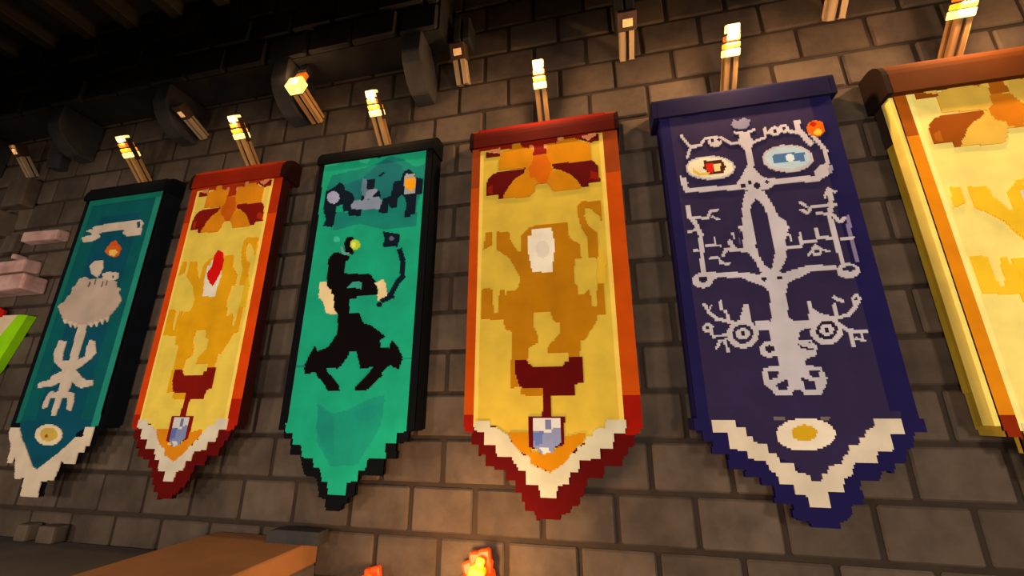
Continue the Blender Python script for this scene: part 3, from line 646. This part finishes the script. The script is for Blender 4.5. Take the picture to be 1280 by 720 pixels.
# small pennant at the left edge
rp = thing('pennant', 'short cream pennant with a lime green edge, cut by the left edge', 'pennant', W(-2.19*.975, .975, .0))
def loc(u, v): return (u*.975*S-rp.location.x, (v*.975*S+H)-rp.location.z)
def pen(name, pts, m, y0, y1):
    bm = bmesh.new(); prism(bm, [loc(*p) for p in pts], y0, y1, 'y'); obj(name, bm, m, rp)
UV1, UV2, UV3, UV4 = UV(38, 395), UV(-4, 462), UV(26, 394), UV(-10, 436)
tip = (-2.12, .02)
pen('cloth', [(-2.42, .34), UV3, UV4, (-2.17, .03), (-2.30, .20)], cloth_mat((226, 196, 160)), -.03, .075)
pen('lime_edge', [UV3, (UV1[0]-.004, UV1[1]+.002), UV1, UV2, tip, (-2.17, .03), UV4], cloth_mat((150, 214, 14)), -.035, .08)
pen('hanging_strip', [(-2.40, .30), (UV3[0]-.01, .30), (UV3[0]-.01, .325), (-2.40, .325)], cloth_mat((60, 40, 30)), .076, .1)
pen('red_patch', [UV(-12, 398), UV(-12, 384), UV(2, 384), UV(9, 389), UV(6, 397)], cloth_mat((190, 24, 12)), -.035, .0)

# ------------------------------------------------------------------ torches
def frame(p0, p1):
    z = (p1-p0).normalized(); x = Vector((1, 0, 0)); y = z.cross(x).normalized(); x = y.cross(z)
    M = Matrix((x, y, z)).transposed().to_4x4(); M.translation = p0
    return M, (p1-p0).length
def make_torch(u, p0, p1, lab, grp, kind='lit', w=.142, light=0):
    M, Ln = frame(p0, p1)
    root = thing('wall_torch', lab, 'torch', p0, grp, M.to_euler())
    hd = .38 if kind == 'lit' else .24
    sh = Ln-hd
    bm = bmesh.new()                        # shaft: four corner staves around a charred core
    q = w/2
    for sx in (-1, 1):
        for sy in (-1, 1):
            box(bm, sx*q-sx*w*.36, sx*q, sy*q-sy*w*.36, sy*q, 0, sh, .006)
    obj('shaft', bm, M_WOOD if kind != 'dim' else M_WOODP, root)
    bm = bmesh.new(); box(bm, -q*.8, q*.8, -q*.8, q*.8, .01, sh-.005); obj('core', bm, M_WOODD, root)
    def bx_(name, z0, z1, r, m, dx=0, dy=0):
        b = bmesh.new(); box(b, dx-r, dx+r, dy-r, dy+r, z0, z1, .008); return obj(name, b, m, root)
    if kind == 'lit':
        bx_('ember', sh, sh+.08, q*1.2, G_CREAM); bx_('ember', sh+.09, sh+.145, q*1.15, G_YEL)
        bx_('charred_collar', sh+.08, sh+.09, q*.9, M_WOODD); bx_('charred_collar', sh+.145, sh+.165, q*.95, M_WOODD)
        bx_('ember', sh+.165, sh+.225, q*1.08, G_ORG); bx_('charred_collar', sh+.225, sh+.25, q*.95, M_WOODD)
        bx_('ember', sh+.25, sh+.34, q*.95, G_CREAM); bx_('charred_collar', sh+.34, sh+.355, q*.8, M_WOODD)
        b = bmesh.new()
        box(b, q*1.0, q*1.25, -q*.5, q*.7, sh-.05, sh+.30, .005)
        obj('guard_slat', b, M_WOODD, root)
    elif kind == 'bright':
        bx_('ember', sh-.03, sh+.12, q*1.3, G_YEL2); bx_('charred_collar', sh-.05, sh-.03, q*1.15, M_WOODD)
        b = bmesh.new(); box(b, -q*1.2, q*.8, q*2.0, q*3.8, sh-.0, sh+.08, .012); obj('ember', b, G_ORG, root)
        bx_('charred_cap', sh-.02, sh+.1, q*.9, M_DARK, -.02, q*5.0)
    else:
        bx_('charred_head', sh-.02, sh+.20, q*1.3, M_WOODD)
        b = bmesh.new(); box(b, -q*.65, q*.75, -q*1.3-.012, -q*1.2, sh+.03, sh+.10, .006)
        box(b, -q*.65, q*.75, -q*1.3-.012, -q*1.2, sh+.10, sh+.12, .006)
        obj('ember', b, G_DIM, root)
    if light:
        ld = bpy.data.lights.new('torch_light', 'POINT'); ld.energy = light; ld.color = (1, .60, .27); ld.shadow_soft_size = .07
        lo = bpy.data.objects.new('torch_light', ld); col.objects.link(lo)
        lo.location = p0+(p1-p0)*.62+Vector((0, -.17, .08))
    return root
G_YEL2 = glow_mat('ember_bright', (255, 224, 90), 1.7, (255, 236, 130))
names = ['leftmost torch near the left edge with one small ember', 'lit torch standing above the deep blue banner', 'lit torch standing above the red-gem gold banner',
         'lit torch standing above the green banner', 'lit torch standing above the white-gem gold banner', 'lit torch standing above the purple banner',
         'lit torch above the pale yellow banner, cut by the top edge']
TP = [2, 8, 22, 100, 250, 380, 400]
for (u, n, e) in zip([-2.182, -1.568, -1.108, -.622, -.1255, .356, .836], names, TP):
    if u < -2:
        make_torch(u, W(u, .985, .905), W(u, .905, 1.01), n, 'lit torches above the banners', 'dim', .13, e)
    else:
        make_torch(u, W(u, .982, .792), W(u, .866, .918), n, 'lit torches above the banners', 'lit', .142, e)
make_torch(-.888, W(-.888, .985, .945), W(-.888, .832, .995), 'brightly glowing upper torch between the red-gem and green banners', 'upper torches', 'bright', .17, 12)
make_torch(-1.357, W(-1.357, .985, .955), W(-1.357, .865, 1.005), 'dim upper torch over the gap between blue and red-gem banners', 'upper torches', 'dim', .12, 0)
make_torch(-.376, W(-.376, .985, .985), W(-.376, .915, 1.085), 'dim upper torch between the green and the white-gem banners', 'upper torches', 'dim', .17, 0)
make_torch(.116, W(.116, .985, .975), W(.116, .88, 1.045), 'dim upper torch between the white-gem and the purple banners', 'upper torches', 'dim', .18, 0)
make_torch(.637, W(.637, .985, .985), W(.637, .90, 1.06), 'pale wooden foot of an upper torch right of the purple banner, at the top edge', 'upper torches', 'dim', .18, 0)

# flame torches at the bottom
def flame_torch(x, y, sc_, lab, light, red_only=False, d=.95):
    u, v = UV(x, y)
    p = W(u*d, d, v*d)                     # tip of the flame
    root = thing('floor_torch', lab, 'torch', Vector((p.x, p.y, p.z-1.1*sc_-.6)), 'flaming torches along the bottom')
    zt_ = 1.1*sc_+.6
    bm = bmesh.new(); box(bm, -.07, .07, -.07, .07, 0, zt_-.42*sc_, .008); obj('shaft', bm, M_WOOD, root)
    rnd = random.Random(3)
    def fl(name, blocks, m):
        b = bmesh.new()
        for (bx0, bz0, bw, bh, bd) in blocks:
            Mx = Matrix.Translation((bx0*sc_, bd, zt_+bz0*sc_)) @ Matrix.Rotation(rnd.uniform(-.35, .35), 4, 'Y') @ Matrix.Rotation(rnd.uniform(-.4, .4), 4, 'Z')
            box(b, -bw*sc_/2, bw*sc_/2, -bw*sc_*.4, bw*sc_*.4, -bh*sc_/2, bh*sc_/2, .015*sc_, 0, Mx)
        obj(name, b, m, root)
    fl('outer_flame', [(.05, -.08, .11, .12, .05), (-.03, -.10, .12, .11, .06), (.08, -.17, .08, .16, .04), (-.09, -.2, .1, .16, .05), (0, -.3, .26, .2, .04)], G_FRED)
    fl('inner_flame', [(.03, -.12, .07, .12, -.07), (.01, -.2, .13, .15, -.08), (-.05, -.28, .12, .14, -.08), (.05, -.29, .08, .12, -.08), (0, -.38, .2, .14, -.06)], G_FORG if red_only else G_FYEL)
    if light:
        ld = bpy.data.lights.new('flame_light', 'POINT'); ld.energy = light; ld.color = (1, .55, .2); ld.shadow_soft_size = .12
        lo = bpy.data.objects.new('flame_light', ld); col.objects.link(lo); lo.location = p+Vector((0, -.7, -.1))
flame_torch(598, 684, 1.15, 'orange flame of a torch rising at the bottom edge below the white-gem banner', 120)
flame_torch(463, 707, .9, 'low red flame tip at the bottom edge beside the sandy slab', 5, True)

# ledge slabs at the lower left
ub_ = UV(400, 668)[0]
bm = bmesh.new(); box(bm, -3.6*S, ub_*S*.985, .52*S, S-.075, 0, -.335*S+H, .02)
o = obj('stone_bench', bm, M_SLATE); tag(o, 'long dull slate bench running along the wall foot at the lower left', 'bench')
ua, va = UV(273, 664); ub, vb = UV(400, 668)
bm = bmesh.new(); box(bm, ua*S*.985, ub*S*.985, .56*S, S-.076, -.3345*S+H, va*.985*S+H, .015)
o = obj('sandstone_slab', bm, M_TABLE); tag(o, 'sandy orange slab lit by the flames, lying on the slate bench', 'slab')
ztop = va*.985*S+H
u0_, _ = UV(338, 690); u1_, _ = UV(402, 690)
bm = bmesh.new()
prism(bm, [(u0_*.95*S, ztop+.001), (u1_*.95*S, ztop+.001), (u1_*.95*S, ztop+.13), (u0_*.95*S+.12, ztop+.13), (u0_*.95*S, ztop+.11)], .93*S, .965*S, 'y')
o = obj('stone_step', bm, M_DARK); tag(o, 'small dark stone block on the right end of the sandy slab', 'block')
for (xa, xb, lab) in [(30, 44, 'short stone foot with a pale chip, at the far lower left against the wall'), (58, 78, 'wider stone foot against the wall, right of the chipped one')]:
    a, _ = UV(xa, 670); b, _ = UV(xb, 670)
    bm = bmesh.new(); box(bm, a*.975*S, b*.975*S+.02, .95*S, S-.076, -.334*S+H, -.292*S+H, .03, 0, None, 2)
    o = obj('footing_block', bm, M_BRICK); tag(o, lab, 'stone', 'stone feet on the slate bench')

# ------------------------------------------------------------------ added front fill lights behind the viewer, under the added slab
def fill_light(x, y, z, e, colr, r=.5):
    ld = bpy.data.lights.new('added_front_fill', 'POINT'); ld.energy = e; ld.color = colr; ld.shadow_soft_size = r
    lo = bpy.data.objects.new('added_front_fill', ld); col.objects.link(lo); lo.location = (x, y, z+H)
WM = (1, .90, .76)
fill_light(-9.5, -3.2, .3, 800, WM); fill_light(-4.5, -3.2, .3, 700, WM); fill_light(.5, -3.4, .3, 820, WM); fill_light(5.0, -3.0, .3, 1150, WM)

w = bpy.data.worlds.new('World'); sc.world = w; w.use_nodes = True
w.node_tree.nodes['Background'].inputs[0].default_value = (.03, .03, .04, 1); w.node_tree.nodes['Background'].inputs[1].default_value = 1

# ------------------------------------------------------------------ camera
cd = bpy.data.cameras.new('camera'); cam = bpy.data.objects.new('camera', cd); col.objects.link(cam)
cd.sensor_width = 36; cd.lens = 36*F/1280; cd.clip_start = .05
M3 = Matrix((tuple(rt), tuple(upv), tuple(-fw))).transposed()
cam.matrix_world = Matrix.Translation((0, 0, H)) @ M3.to_4x4()
sc.camera = cam
sc.view_settings.view_transform = 'Standard'; sc.view_settings.look = 'None'; sc.view_settings.gamma = 1
sc.view_settings.use_curve_mapping = False; sc.view_settings.exposure = 0
